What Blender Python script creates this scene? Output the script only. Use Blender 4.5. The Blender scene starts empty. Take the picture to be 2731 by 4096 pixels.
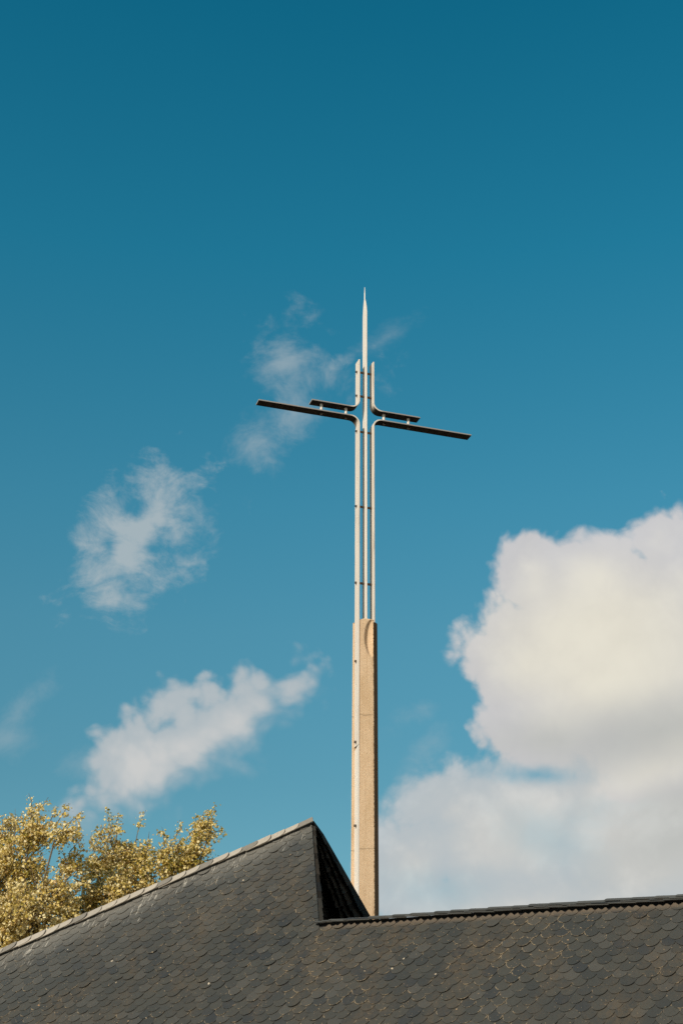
import bpy, bmesh, math, random
from mathutils import Vector, Matrix

rad = math.radians
random.seed(7)
scene = bpy.context.scene
COL = scene.collection

# ------------------------------------------------------------------ camera
PITCH, ROLL, FPX, EYE = rad(25.0), 0.0081, 5500.0, 1.6
F = Vector((0, math.cos(PITCH), math.sin(PITCH)))
U0 = Vector((0, -math.sin(PITCH), math.cos(PITCH)))
R0 = Vector((1, 0, 0))
R = R0 * math.cos(ROLL) + U0 * math.sin(ROLL)
U = U0 * math.cos(ROLL) - R0 * math.sin(ROLL)
EYEP = Vector((0, 0, EYE))
cam_d = bpy.data.cameras.new("camera")
cam_d.sensor_fit = 'VERTICAL'
cam_d.sensor_height = 36.0
cam_d.lens = FPX / 4096 * 36.0
cam_d.clip_start = 0.1
cam_d.clip_end = 6000
cam = bpy.data.objects.new("camera", cam_d)
COL.objects.link(cam)
m = Matrix.Identity(4)
for i in range(3):
    m[i][0], m[i][1], m[i][2] = R[i], U[i], -F[i]
m.translation = EYEP
cam.matrix_world = m
scene.camera = cam


def ray(px, py):
    """direction from the eye for a point surveyed on the photograph (2731 x 4096)"""
    return (R * (px - 1365.5) + U * (2048 - py) + F * FPX).normalized()


def proj(p):
    q = p - EYEP
    w = q.dot(F)
    return 1365.5 + FPX * q.dot(R) / w, 2048 - FPX * q.dot(U) / w


def at_dist(px, py, y):
    d = ray(px, py)
    return EYEP + d * (y / d.y)


# ------------------------------------------------------------------ helpers
def tag(o, label=None, cat=None, group=None, kind=None):
    for k, v in (('label', label), ('category', cat), ('group', group), ('kind', kind)):
        if v:
            o[k] = v
    return o


def empty(name, loc, rz=0.0):
    o = bpy.data.objects.new(name, None)
    COL.objects.link(o)
    o.location = loc
    o.rotation_euler = (0, 0, rz)
    o.empty_display_size = 0.3
    return o


def mesh_obj(name, verts, faces, mat, parent=None, smooth=False, attrs=None):
    me = bpy.data.meshes.new(name)
    me.from_pydata([tuple(v) for v in verts], [], faces)
    me.validate(clean_customdata=False)
    if attrs:
        for an, vals in attrs.items():
            a = me.attributes.new(an, 'FLOAT', 'POINT')
            a.data.foreach_set('value', vals)
    if smooth:
        me.shade_smooth()
        me.set_sharp_from_angle(angle=rad(32))
    me.update()
    o = bpy.data.objects.new(name, me)
    COL.objects.link(o)
    if mat:
        me.materials.append(mat)
    if parent:
        o.parent = parent
    return o


class MB:
    """collects shapes for ONE mesh object"""

    def __init__(self):
        self.v, self.f = [], []

    def add(self, vs, fs):
        n = len(self.v)
        self.v += [Vector(p) for p in vs]
        self.f += [tuple(i + n for i in f) for f in fs]

    def box(self, lo, hi):
        x0, y0, z0 = lo
        x1, y1, z1 = hi
        self.add([(x0, y0, z0), (x1, y0, z0), (x1, y1, z0), (x0, y1, z0),
                  (x0, y0, z1), (x1, y0, z1), (x1, y1, z1), (x0, y1, z1)],
                 [(0, 3, 2, 1), (4, 5, 6, 7), (0, 1, 5, 4), (1, 2, 6, 5), (2, 3, 7, 6), (3, 0, 4, 7)])

    def tube(self, pts, rads, n=8, cap=True):
        pts = [Vector(p) for p in pts]
        base = len(self.v)
        up = Vector((0.31, 0.17, 0.93)).normalized()
        for i, p in enumerate(pts):
            t = (pts[min(i + 1, len(pts) - 1)] - pts[max(i - 1, 0)]).normalized()
            a = t.cross(up)
            if a.length < 1e-3:
                a = t.cross(Vector((1, 0, 0)))
            a.normalize()
            b = t.cross(a)
            for k in range(n):
                an = 2 * math.pi * k / n
                self.v.append(p + (a * math.cos(an) + b * math.sin(an)) * rads[i])
        for i in range(len(pts) - 1):
            for k in range(n):
                k2 = (k + 1) % n
                self.f.append((base + i * n + k, base + i * n + k2, base + (i + 1) * n + k2, base + (i + 1) * n + k))
        if cap:
            self.f.append(tuple(base + k for k in range(n))[::-1])
            self.f.append(tuple(base + (len(pts) - 1) * n + k for k in range(n)))

    def prism(self, poly, off):
        """closed polygon (list of Vectors) extruded by the vector off"""
        n = len(poly)
        self.add(list(poly) + [p + off for p in poly],
                 [tuple(range(n))[::-1], tuple(range(n, 2 * n))] +
                 [(i, (i + 1) % n, n + (i + 1) % n, n + i) for i in range(n)])

    def build(self, name, mat, parent=None, smooth=False):
        return mesh_obj(name, self.v, self.f, mat, parent, smooth)


# ------------------------------------------------------------------ node helpers
class NT:
    def __init__(self, tree):
        self.t = tree
        self.n = tree.nodes
        self.l = tree.links

    def new(self, typ, **kw):
        nd = self.n.new(typ)
        for k, v in kw.items():
            setattr(nd, k, v)
        return nd

    def put(self, sock, val):
        if isinstance(val, bpy.types.NodeSocket):
            self.l.new(val, sock)
        elif val is not None:
            sock.default_value = val

    def math(self, op, a, b=None, c=None, clamp=False):
        nd = self.new('ShaderNodeMath', operation=op, use_clamp=clamp)
        self.put(nd.inputs[0], a)
        self.put(nd.inputs[1], b)
        self.put(nd.inputs[2], c)
        return nd.outputs[0]

    def vmath(self, op, a, b=None):
        nd = self.new('ShaderNodeVectorMath', operation=op)
        self.put(nd.inputs[0], a)
        self.put(nd.inputs[1], b)
        return nd.outputs['Value'] if op in ('DOT_PRODUCT', 'LENGTH', 'DISTANCE') else nd.outputs['Vector']

    def smooth(self, x, lo, hi, a=0.0, b=1.0):
        nd = self.new('ShaderNodeMapRange', interpolation_type='SMOOTHSTEP')
        for s, v in zip(nd.inputs, (x, lo, hi, a, b)):
            self.put(s, v)
        return nd.outputs[0]

    def linear(self, x, lo, hi, a=0.0, b=1.0):
        nd = self.new('ShaderNodeMapRange', interpolation_type='LINEAR')
        for s, v in zip(nd.inputs, (x, lo, hi, a, b)):
            self.put(s, v)
        return nd.outputs[0]

    def noise(self, vec, scale, detail=4.0, rough=0.55, lac=2.0, dist=0.0, typ='FBM', color=False):
        nd = self.new('ShaderNodeTexNoise', noise_type=typ)
        self.put(nd.inputs['Vector'], vec)
        self.put(nd.inputs['Scale'], scale)
        self.put(nd.inputs['Detail'], detail)
        self.put(nd.inputs['Roughness'], rough)
        self.put(nd.inputs['Lacunarity'], lac)
        self.put(nd.inputs['Distortion'], dist)
        return nd.outputs['Color' if color else 0]

    def voronoi(self, vec, scale, detail=0.0, rough=0.5, feature='F1', smooth=1.0, out='Distance'):
        nd = self.new('ShaderNodeTexVoronoi', feature=feature)
        self.put(nd.inputs['Vector'], vec)
        self.put(nd.inputs['Scale'], scale)
        self.put(nd.inputs['Detail'], detail)
        self.put(nd.inputs['Roughness'], rough)
        if feature == 'SMOOTH_F1':
            self.put(nd.inputs['Smoothness'], smooth)
        return nd.outputs[out]

    def mix(self, fac, a, b, blend='MIX'):
        nd = self.new('ShaderNodeMix', data_type='RGBA', blend_type=blend)
        self.put(nd.inputs[0], fac)
        for s, v in ((nd.inputs[6], a), (nd.inputs[7], b)):
            self.put(s, (*v, 1.0) if isinstance(v, tuple) and len(v) == 3 else v)
        return nd.outputs[2]

    def ramp(self, fac, stops, interp='LINEAR'):
        nd = self.new('ShaderNodeValToRGB')
        nd.color_ramp.interpolation = interp
        els = nd.color_ramp.elements
        while len(els) < len(stops):
            els.new(0.5)
        for e, (p, c) in zip(els, stops):
            e.position = p
            e.color = (*c, 1.0)
        self.put(nd.inputs[0], fac)
        return nd.outputs[0]

    def mapping(self, vec, loc=(0, 0, 0), rot=(0, 0, 0), scale=(1, 1, 1), typ='POINT'):
        nd = self.new('ShaderNodeMapping', vector_type=typ)
        self.put(nd.inputs['Vector'], vec)
        nd.inputs['Location'].default_value = loc
        nd.inputs['Rotation'].default_value = rot
        nd.inputs['Scale'].default_value = scale
        return nd.outputs[0]


def material(name):
    mat = bpy.data.materials.new(name)
    mat.use_nodes = True
    nt = NT(mat.node_tree)
    bsdf = mat.node_tree.nodes['Principled BSDF']
    tc = nt.new('ShaderNodeTexCoord')
    return mat, nt, bsdf, tc.outputs['Object']


def bump(nt, bsdf, height, strength, dist):
    b = nt.new('ShaderNodeBump')
    b.inputs['Strength'].default_value = strength
    b.inputs['Distance'].default_value = dist
    nt.put(b.inputs['Height'], height)
    nt.l.new(b.outputs[0], bsdf.inputs['Normal'])


# ------------------------------------------------------------------ materials
def mat_painted_steel():
    mat, nt, b, co = material('weathered_cream_paint')
    st = nt.mapping(co, scale=(9, 9, 0.7))
    streak = nt.noise(st, 2.2, 5, 0.6)
    c = nt.mix(nt.smooth(streak, 0.50, 0.80), (0.70, 0.645, 0.585), (0.54, 0.475, 0.415))
    spot = nt.noise(co, 14, 3, 0.6)
    c = nt.mix(nt.smooth(spot, 0.70, 0.78, 0, 0.6), c, (0.24, 0.15, 0.08))
    grime = nt.noise(co, 60, 3, 0.6)
    c = nt.mix(nt.smooth(grime, 0.35, 0.75, 0.0, 0.22), c, (0.40, 0.35, 0.29))
    nt.l.new(c, b.inputs['Base Color'])
    b.inputs['Roughness'].default_value = 0.55
    b.inputs['Specular IOR Level'].default_value = 0.3
    bump(nt, b, grime, 0.15, 0.004)
    return mat


def mat_arm_steel():
    """same steel, the arms: shade beneath put into the colour"""
    mat, nt, b, co = material('arm_steel')
    n = nt.noise(co, 7, 5, 0.6)
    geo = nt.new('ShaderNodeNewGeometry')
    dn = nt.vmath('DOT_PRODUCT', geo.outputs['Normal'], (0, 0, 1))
    under_shade = nt.smooth(dn, -0.80, -0.30, 1.0, 0.0)  # underside shade painted into the colour, by downward normal
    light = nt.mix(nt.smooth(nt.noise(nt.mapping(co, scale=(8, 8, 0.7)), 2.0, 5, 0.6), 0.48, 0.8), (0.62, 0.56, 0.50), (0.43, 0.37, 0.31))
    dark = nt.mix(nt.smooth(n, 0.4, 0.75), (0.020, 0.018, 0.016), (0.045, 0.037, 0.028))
    # the whole horizontal arm is darker and greyer than the upright
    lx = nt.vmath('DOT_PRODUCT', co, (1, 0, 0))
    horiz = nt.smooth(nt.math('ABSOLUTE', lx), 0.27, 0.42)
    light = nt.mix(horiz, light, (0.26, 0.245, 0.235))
    c = nt.mix(under_shade, light, dark)
    nt.l.new(c, b.inputs['Base Color'])
    b.inputs['Roughness'].default_value = 0.85
    nt.put(b.inputs['Specular IOR Level'], nt.linear(under_shade, 0.0, 1.0, 0.25, 0.02))
    return mat


def mat_rod():
    mat, nt, b, co = material('galvanised_bolt')
    n = nt.noise(co, 30, 3, 0.6)
    nt.l.new(nt.mix(n, (0.15, 0.125, 0.105), (0.065, 0.052, 0.042)), b.inputs['Base Color'])
    b.inputs['Roughness'].default_value = 0.5
    b.inputs['Metallic'].default_value = 0.2
    return mat


def mat_concrete(joints):
    mat, nt, b, co = material('exposed_aggregate_concrete')
    g = nt.voronoi(co, 120, 1, 0.6, out='Color')
    gv = nt.vmath('DOT_PRODUCT', g, (0.33, 0.33, 0.33))
    n1 = nt.noise(co, 70, 4, 0.7)
    n2 = nt.noise(nt.mapping(co, scale=(1, 1, 0.35)), 4.5, 4, 0.6)
    grain = nt.math('ADD', nt.math('MULTIPLY', gv, 0.55), nt.math('MULTIPLY', n1, 0.6))
    c = nt.ramp(nt.linear(grain, 0.25, 0.95), [(0.0, (0.33, 0.20, 0.108)), (0.45, (0.605, 0.415, 0.255)), (1.0, (0.79, 0.595, 0.41))])
    c = nt.mix(nt.smooth(n2, 0.42, 0.72, 0, 0.35), c, (0.46, 0.30, 0.15))
    rs_ = nt.noise(nt.mapping(co, scale=(16, 16, 0.5)), 1.6, 4, 0.65)
    c = nt.mix(nt.smooth(rs_, 0.52, 0.75, 0, 0.5), c, (0.34, 0.20, 0.10))
    sep = nt.new('ShaderNodeSeparateXYZ')
    nt.l.new(co, sep.inputs[0])
    x, y, z = sep.outputs
    wob = nt.math('MULTIPLY_ADD', nt.noise(co, 9, 3, 0.6), 0.10, -0.05)
    zz = nt.math('ADD', z, wob)
    for jz in joints:
        d = nt.math('ABSOLUTE', nt.math('SUBTRACT', zz, jz))
        c = nt.mix(nt.smooth(d, 0.004, 0.02, 0.42, 0.0), c, (0.15, 0.10, 0.06))
    # flank away from the sun: its shade painted in as dark brown
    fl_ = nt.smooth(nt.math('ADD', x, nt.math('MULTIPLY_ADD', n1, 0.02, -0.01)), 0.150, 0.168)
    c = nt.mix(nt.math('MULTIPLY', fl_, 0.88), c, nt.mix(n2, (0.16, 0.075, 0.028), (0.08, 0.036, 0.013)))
    # rusty chipped arris
    da = nt.math('ABSOLUTE', nt.math('SUBTRACT', x, 0.142))
    chip = nt.math('MULTIPLY', nt.smooth(da, 0.004, 0.017, 1, 0), nt.smooth(nt.noise(co, 26, 4, 0.7), 0.42, 0.6))
    chip = nt.math('MULTIPLY', chip, nt.smooth(y, -0.10, -0.115))
    c = nt.mix(nt.math('MULTIPLY', chip, 0.8), c, (0.17, 0.085, 0.035))
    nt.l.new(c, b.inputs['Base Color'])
    b.inputs['Roughness'].default_value = 0.9
    b.inputs['Specular IOR Level'].default_value = 0.15
    bump(nt, b, grain, 0.55, 0.008)
    return mat


def mat_slate(name, base_lo, base_hi, brown=0.5, spots=1.0, ridge_line=None, gloss=0.62, spec=0.32):
    mat, nt, b, co = material(name)
    geo = nt.new('ShaderNodeNewGeometry')
    rnd = geo.outputs['Random Per Island']
    c = nt.mix(rnd, base_lo, base_hi)
    r2 = nt.math('FRACT', nt.math('MULTIPLY', rnd, 37.7))
    c = nt.mix(nt.smooth(r2, 0.82, 0.9, 0, 0.55), c, (0.064, 0.062, 0.056))
    c = nt.mix(nt.smooth(r2, 0.12, 0.05, 0, 0.7), c, (0.022, 0.026, 0.030))
    # brown algae film in soft patches
    p = nt.noise(nt.mapping(co, scale=(1.6, 0.9, 1)), 0.9, 5, 0.62)
    film = nt.smooth(p, 0.44, 0.66, 0, brown)
    fine = nt.noise(co, 17, 4, 0.7)
    film = nt.math('MULTIPLY', film, nt.smooth(fine, 0.3, 0.65))
    c = nt.mix(film, c, (0.078, 0.058, 0.037))
    # mottling of the riven face
    mot = nt.noise(nt.mapping(co, scale=(1, 0.5, 1)), 42, 4, 0.65)
    c = nt.mix(nt.smooth(mot, 0.3, 0.75, 0.0, 0.35), c, nt.mix(0.5, c, (0.0, 0.0, 0.0)))
    ax_ = nt.new('ShaderNodeAttribute', attribute_name='face_x').outputs['Fac']
    ay_ = nt.new('ShaderNodeAttribute', attribute_name='face_y').outputs['Fac']
    ell = nt.math('SQRT', nt.math('ADD', nt.math('POWER', nt.math('ABSOLUTE', ax_), 2.0), nt.math('POWER', nt.math('MAXIMUM', nt.math('SUBTRACT', 1.0, ay_), 0.0), 2.0)))
    rim = nt.smooth(nt.math('ADD', ell, nt.math('MULTIPLY_ADD', fine, 0.16, -0.08)), 0.86, 0.97)
    # lichen: on the lower rim first, then loose specks
    ln = nt.noise(co, 11, 3, 0.6)
    big = nt.noise(co, 0.55, 3, 0.5)
    c = nt.mix(nt.math('MULTIPLY', nt.math('MULTIPLY', rim, nt.smooth(ln, 0.45, 0.75)), 0.22), c, (0.088, 0.064, 0.040))
    crumbs_ = nt.noise(co, 95, 2, 0.6)
    rimf = nt.math('MULTIPLY', nt.math('MULTIPLY', rim, nt.smooth(crumbs_, 0.42, 0.58)), nt.smooth(nt.math('ADD', ln, nt.math('MULTIPLY', big, 0.5)), 0.80, 0.92))
    c = nt.mix(nt.math('MULTIPLY', rimf, 0.75 * spots), c, (0.36, 0.27, 0.165))
    dco = nt.vmath('ADD', co, nt.vmath('MULTIPLY', nt.vmath('SUBTRACT', nt.noise(co, 40, 3, 0.6, color=True), (0.5, 0.5, 0.5)), (0.05, 0.05, 0.0)))
    dots = nt.voronoi(dco, 9.0, 0, out='Distance')
    dcol = nt.voronoi(dco, 9.0, 0, out='Color')
    dsel = nt.vmath('DOT_PRODUCT', dcol, (1, 0, 0))
    dr = nt.linear(nt.math('POWER', dsel, 3.0), 0.25, 1.0, 0.0, 0.13)
    dot = nt.math('LESS_THAN', nt.math('ADD', dots, nt.math('MULTIPLY', fine, 0.10)), nt.math('ADD', dr, 0.045))
    thr_ = nt.linear(nt.vmath('DOT_PRODUCT', co, (1, -0.8, 0)), -4.0, 5.0, 0.52, 0.24)
    dot = nt.math('MULTIPLY', dot, nt.math('GREATER_THAN', dsel, thr_))
    lc = nt.ramp(nt.vmath('DOT_PRODUCT', dcol, (0, 1, 0)), [(0, (0.30, 0.17, 0.08)), (0.55, (0.36, 0.26, 0.15)), (1, (0.55, 0.48, 0.38))])
    c = nt.mix(nt.math('MULTIPLY', dot, 0.8 * spots), c, lc)
    # tiny crumbs
    d2 = nt.voronoi(dco, 34.0, 0, out='Distance')
    d2s = nt.vmath('DOT_PRODUCT', nt.voronoi(dco, 34.0, 0, out='Color'), (0, 1, 0))
    crumb = nt.math('MULTIPLY', nt.math('LESS_THAN', d2, 0.16), nt.math('GREATER_THAN', nt.math('ADD', d2s, nt.math('MULTIPLY', p, 0.35)), 0.90))
    c = nt.mix(nt.math('MULTIPLY', crumb, 0.6 * spots), c, (0.24, 0.17, 0.10))
    if ridge_line:
        sp_ = nt.new('ShaderNodeSeparateXYZ')
        nt.l.new(co, sp_.inputs[0])
        topb = nt.math('MULTIPLY', nt.smooth(sp_.outputs[1], -0.085, 0.01), nt.smooth(sp_.outputs[0], 0.0, 0.12))
        c = nt.mix(nt.math('MULTIPLY', topb, 0.75), c, (0.125, 0.095, 0.068))
        a_, b_, c_ = ridge_line
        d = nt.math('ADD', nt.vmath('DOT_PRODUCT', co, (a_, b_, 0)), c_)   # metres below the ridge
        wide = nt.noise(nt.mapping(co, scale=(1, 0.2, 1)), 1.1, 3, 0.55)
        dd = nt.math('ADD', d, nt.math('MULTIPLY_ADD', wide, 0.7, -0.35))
        c = nt.mix(nt.smooth(dd, 0.02, 0.50, 0.70, 0.0), c, (0.18, 0.168, 0.148))  # glare along the left ridge, painted as lighter slate colour
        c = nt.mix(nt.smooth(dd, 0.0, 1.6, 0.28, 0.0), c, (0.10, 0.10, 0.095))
        sv = nt.mapping(co, rot=(0, 0, rad(-4)), scale=(38, 4.2, 1))
        sn = nt.noise(sv, 1.0, 4, 0.68)
        clump = nt.noise(nt.mapping(co, scale=(1, 0.35, 1)), 2.3, 2, 0.5)
        lim = nt.smooth(d, 0.03, 1.2, 0.56, 0.80)
        thr = nt.math('SUBTRACT', nt.math('ADD', sn, nt.math('MULTIPLY_ADD', clump, 0.30, -0.15)), lim)
        c = nt.mix(nt.math('MULTIPLY', nt.smooth(thr, 0.0, 0.11), 0.75), c, (0.44, 0.41, 0.36))
    nt.l.new(c, b.inputs['Base Color'])
    nt.put(b.inputs['Roughness'], nt.linear(mot, 0.2, 0.8, gloss - 0.12, gloss + 0.12))
    b.inputs['Specular IOR Level'].default_value = spec
    bump(nt, b, nt.math('ADD', mot, nt.math('MULTIPLY', fine, 0.6)), 0.35, 0.004)
    return mat


def mat_flat(name, col, rough=0.8, var=0.3, scale=8):
    mat, nt, b, co = material(name)
    n = nt.noise(co, scale, 4, 0.6)
    nt.l.new(nt.mix(n, tuple(v * (1 - var) for v in col), tuple(min(1, v * (1 + var)) for v in col)), b.inputs['Base Color'])
    b.inputs['Roughness'].default_value = rough
    b.inputs['Specular IOR Level'].default_value = 0.2
    return mat


def mat_bark():
    mat, nt, b, co = material('grey_brown_bark')
    n = nt.noise(nt.mapping(co, scale=(1, 1, 0.25)), 14, 5, 0.65)
    nt.l.new(nt.mix(n, (0.055, 0.042, 0.030), (0.20, 0.16, 0.115)), b.inputs['Base Color'])
    b.inputs['Roughness'].default_value = 0.9
    bump(nt, b, n, 0.6, 0.02)
    return mat


def mat_leaves(name, shift=0.0):
    mat, nt, b, co = material(name)
    geo = nt.new('ShaderNodeNewGeometry')
    rnd = geo.outputs['Random Per Island']
    big = nt.noise(co, 0.9, 2, 0.5)
    f = nt.math('ADD', nt.math('MULTIPLY', rnd, 0.8), nt.math('MULTIPLY_ADD', big, 0.7, -0.25 + shift), clamp=True)
    c = nt.ramp(f, [(0.0, (0.10, 0.105, 0.022)), (0.18, (0.27, 0.24, 0.045)), (0.34, (0.58, 0.42, 0.085)),
                    (0.48, (0.72, 0.555, 0.17)), (0.68, (0.82, 0.68, 0.33)), (1.0, (0.90, 0.80, 0.50))])
    r2 = nt.math('FRACT', nt.math('MULTIPLY', rnd, 91.3))
    c = nt.mix(nt.smooth(r2, 0.88, 0.94, 0, 0.7), c, (0.34, 0.18, 0.06))
    nt.l.new(c, b.inputs['Base Color'])
    b.inputs['Roughness'].default_value = 0.5
    b.inputs['Specular IOR Level'].default_value = 0.35
    tr = nt.new('ShaderNodeBsdfTranslucent')
    nt.l.new(nt.mix(0.35, c, (0.75, 0.55, 0.14)), tr.inputs['Color'])
    mx = nt.new('ShaderNodeMixShader')
    mx.inputs[0].default_value = 0.36
    nt.l.new(b.outputs[0], mx.inputs[1])
    nt.l.new(tr.outputs[0], mx.inputs[2])
    out = mat.node_tree.nodes['Material Output']
    nt.l.new(mx.outputs[0], out.inputs['Surface'])
    return mat


# ================================================================== THE MEMORIAL CROSS
TH = rad(18.0)
axd = ray(1459, 2000)
MAST_D = 27.0
hx = Vector((axd.x, axd.y, 0)).normalized()
MO = hx * MAST_D
AV = Vector((math.cos(TH), math.sin(TH), 0))
DV = Vector((-math.sin(TH), math.cos(TH), 0))


def loc2w(a, d, z):
    return MO + AV * a + DV * d + Vector((0, 0, z))


def z_for(py, a, d):
    lo, hi = 0.0, 40.0
    for _ in range(60):
        mid = (lo + hi) / 2
        if proj(loc2w(a, d, mid))[1] > py:
            lo = mid
        else:
            hi = mid
    return lo


def az_for(px, py, d):
    """local (a, z) of the surveyed point lying on the upright plane y = d"""
    r = ray(px, py)
    t = (loc2w(0, d, 0) - EYEP).dot(DV) / r.dot(DV)
    q = EYEP + r * t
    return (q - MO).dot(AV), q.z


W2, T2, SP, BR = 0.1175, 0.0165, 0.170, 0.19
STEEL, ARM, ROD = mat_painted_steel(), mat_arm_steel(), mat_rod()

cross = empty('memorial_cross', MO, TH)
tag(cross, 'tall cream cross of bent steel plates on a tan concrete mast behind the slate roof', 'cross')

a_ll, z_ll = az_for(1035, 1600, -W2)     # lower left arm, near top corner at its end
a_lr, z_lr = az_for(1884, 1733, -W2)
a_ul, z_ul = az_for(1248, 1597, -W2)
a_ur, z_ur = az_for(1680, 1665, -W2)
z_low = (z_ll + z_lr) / 2 - T2
z_up = (z_ul + z_ur) / 2 - T2
z_utop = z_for(1437, -SP, -W2)
z_blade_tip = z_for(1196, 0, 0)
z_rod_tip = z_for(1148, 0, 0)
z_mast = z_for(2477, 0.139, -0.13)
print('cross', a_ll, z_ll, a_lr, z_lr, a_ul, z_ul, a_ur, z_ur, z_utop, z_blade_tip, z_mast)


def strip(path):
    """flat bar swept along a path in the local x-z plane; width along y"""
    mb = MB()
    n = len(path)
    L, Rr = [], []
    for i in range(n):
        t = (path[min(i + 1, n - 1)] - path[max(i - 1, 0)]).normalized()
        nrm = Vector((-t.y, t.x))
        L.append(path[i] + nrm * T2)
        Rr.append(path[i] - nrm * T2)
    bev = 0.004
    # rectangular section with tiny bevels, lofted
    for i in range(n):
        e = (L[i] - Rr[i]).normalized() * bev
        for p, y in ((Rr[i], -W2 + bev), (Rr[i] + e, -W2), (L[i] - e, -W2), (L[i], -W2 + bev),
                     (L[i], W2 - bev), (L[i] - e, W2), (Rr[i] + e, W2), (Rr[i], W2 - bev)):
            mb.v.append(Vector((p.x, y, p.y)))
    for i in range(n - 1):
        for k in range(8):
            k2 = (k + 1) % 8
            mb.f.append((i * 8 + k, i * 8 + k2, (i + 1) * 8 + k2, (i + 1) * 8 + k))
    mb.f.append(tuple(range(8))[::-1])
    mb.f.append(tuple((n - 1) * 8 + k for k in range(8)))
    return mb


def bend_path(side, z_far, z_h, a_far, up):
    """upright from z_far to the bend, then out along the arm at height z_h"""
    s = -1 if side < 0 else 1
    x0 = s * SP
    sg = -1 if not up else 1      # up=True: plate above the arm, comes down to it
    pts = [Vector((x0, z_far))]
    zc = z_h + sg * BR
    steps = max(2, int(abs(zc - z_far) / 1.2))
    for i in range(1, steps + 1):
        pts.append(Vector((x0, z_far + (zc - z_far) * i / steps)))
    for i in range(1, 13):
        t = math.pi / 2 * i / 12
        pts.append(Vector((x0 + s * BR * (1 - math.cos(t)), zc - sg * BR * math.sin(t))))
    for i in range(1, 7):
        pts.append(Vector((x0 + s * BR + (a_far - x0 - s * BR) * i / 6, z_h)))
    return pts


z_join = z_for(2985, -SP, 0)
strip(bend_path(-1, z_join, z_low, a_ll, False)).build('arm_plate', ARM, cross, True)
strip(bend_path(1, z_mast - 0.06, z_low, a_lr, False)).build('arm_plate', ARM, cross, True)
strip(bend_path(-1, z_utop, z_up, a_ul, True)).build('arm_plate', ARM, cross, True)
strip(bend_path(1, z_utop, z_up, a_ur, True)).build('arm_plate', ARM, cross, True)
# lower length of the left plate, spliced with a slanted lap
low = MB()
low.prism([Vector((-SP - T2 + 0.008, -W2, 0.0)), Vector((-SP - T2 + 0.008, W2, 0.0)),
           Vector((-SP - T2 + 0.008, W2, z_join - 0.075)), Vector((-SP - T2 + 0.008, -W2, z_join + 0.015))],
          Vector((2 * T2 - 0.008, 0, 0)))
low.build('mast_plate', STEEL, cross)

# centre blade: outline in the y-z plane, pointed at the top
zt = z_blade_tip
out = [(-W2, z_mast - 0.06), (-W2, zt - 0.46)]
for i in range(1, 9):
    t = i / 8
    out.append((-W2 + (W2 + 0.005) * (t ** 1.8), zt - 0.46 * (1 - t)))
for i in range(0, 8):
    t = 1 - i / 8
    out.append((W2 - (W2 - 0.03) * (t ** 2.4), zt - 0.02 - 0.62 * (1 - t)))
out += [(W2, zt - 0.66), (W2, z_mast - 0.06)]
bl = MB()
bl.prism([Vector((-T2, y, z)) for y, z in out][::-1], Vector((2 * T2, 0, 0)))
blade = bl.build('centre_blade', STEEL, cross)
bv = blade.modifiers.new('edge', 'BEVEL')
bv.width, bv.segments, bv.limit_method = 0.004, 1, 'ANGLE'
lr = MB()
lr.tube([(0, 0.015, zt - 0.04), (0, 0.015, zt + 0.17)], [0.014, 0.012], 8)
lr.tube([(0, 0.015, zt + 0.17), (0, 0.015, z_rod_tip)], [0.010, 0.005], 8)
lr.build('lightning_rod', mat_flat('bright_rod', (0.75, 0.72, 0.66), 0.35, 0.1), blade)

# cross rods through the three plates, with heads outside
row_py = [1488, 1583, 1725, 2025, 2331, 2645, 2968, 3303]
for i, py in enumerate(row_py):
    z = z_for(py, -SP - T2, 0.0)
    if i < 5:
        mb = MB()
        for x0, x1 in ((-SP + T2, -T2), (T2, SP - T2)):
            mb.tube([(x0, 0, z), (x1, 0, z)], [0.027, 0.027], 10)
        mb.build('spacer_rod', ROD, cross, True)
    for s in ((-1, 1) if i < 5 else (-1,)):
        hd = MB()
        x0 = s * (SP + T2)
        k = s * 0.008 if i > 6 else 0.0
        hd.tube([(x0 - k, 0, z), (x0 + s * 0.034, 0, z), (x0 + s * 0.040, 0, z)], [0.027, 0.027, 0.018], 6)
        hd.build('bolt_head', ROD, cross)
# upright spacers between upper and lower arm
for px, py in ((1285, 1624), (1383, 1640), (1534, 1665), (1632, 1682)):
    a, z = az_for(px, py, 0.0)
    mb = MB()
    mb.tube([(a, 0, z_low + T2), (a, 0, z_up - T2)], [0.031, 0.031], 10)
    mb.build('arm_spacer', ROD if False else STEEL, cross, True)
    hd = MB()
    hd.tube([(a, 0, z_low - T2), (a, 0, z_low - T2 - 0.03), (a, 0, z_low - T2 - 0.036)], [0.03, 0.03, 0.018], 6)
    hd.build('bolt_head', ROD, cross)


# ---- concrete mast: plan outline lofted with a scooped top
def sstep(t):
    t = max(0.0, min(1.0, t))
    return t * t * (3 - 2 * t)


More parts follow.
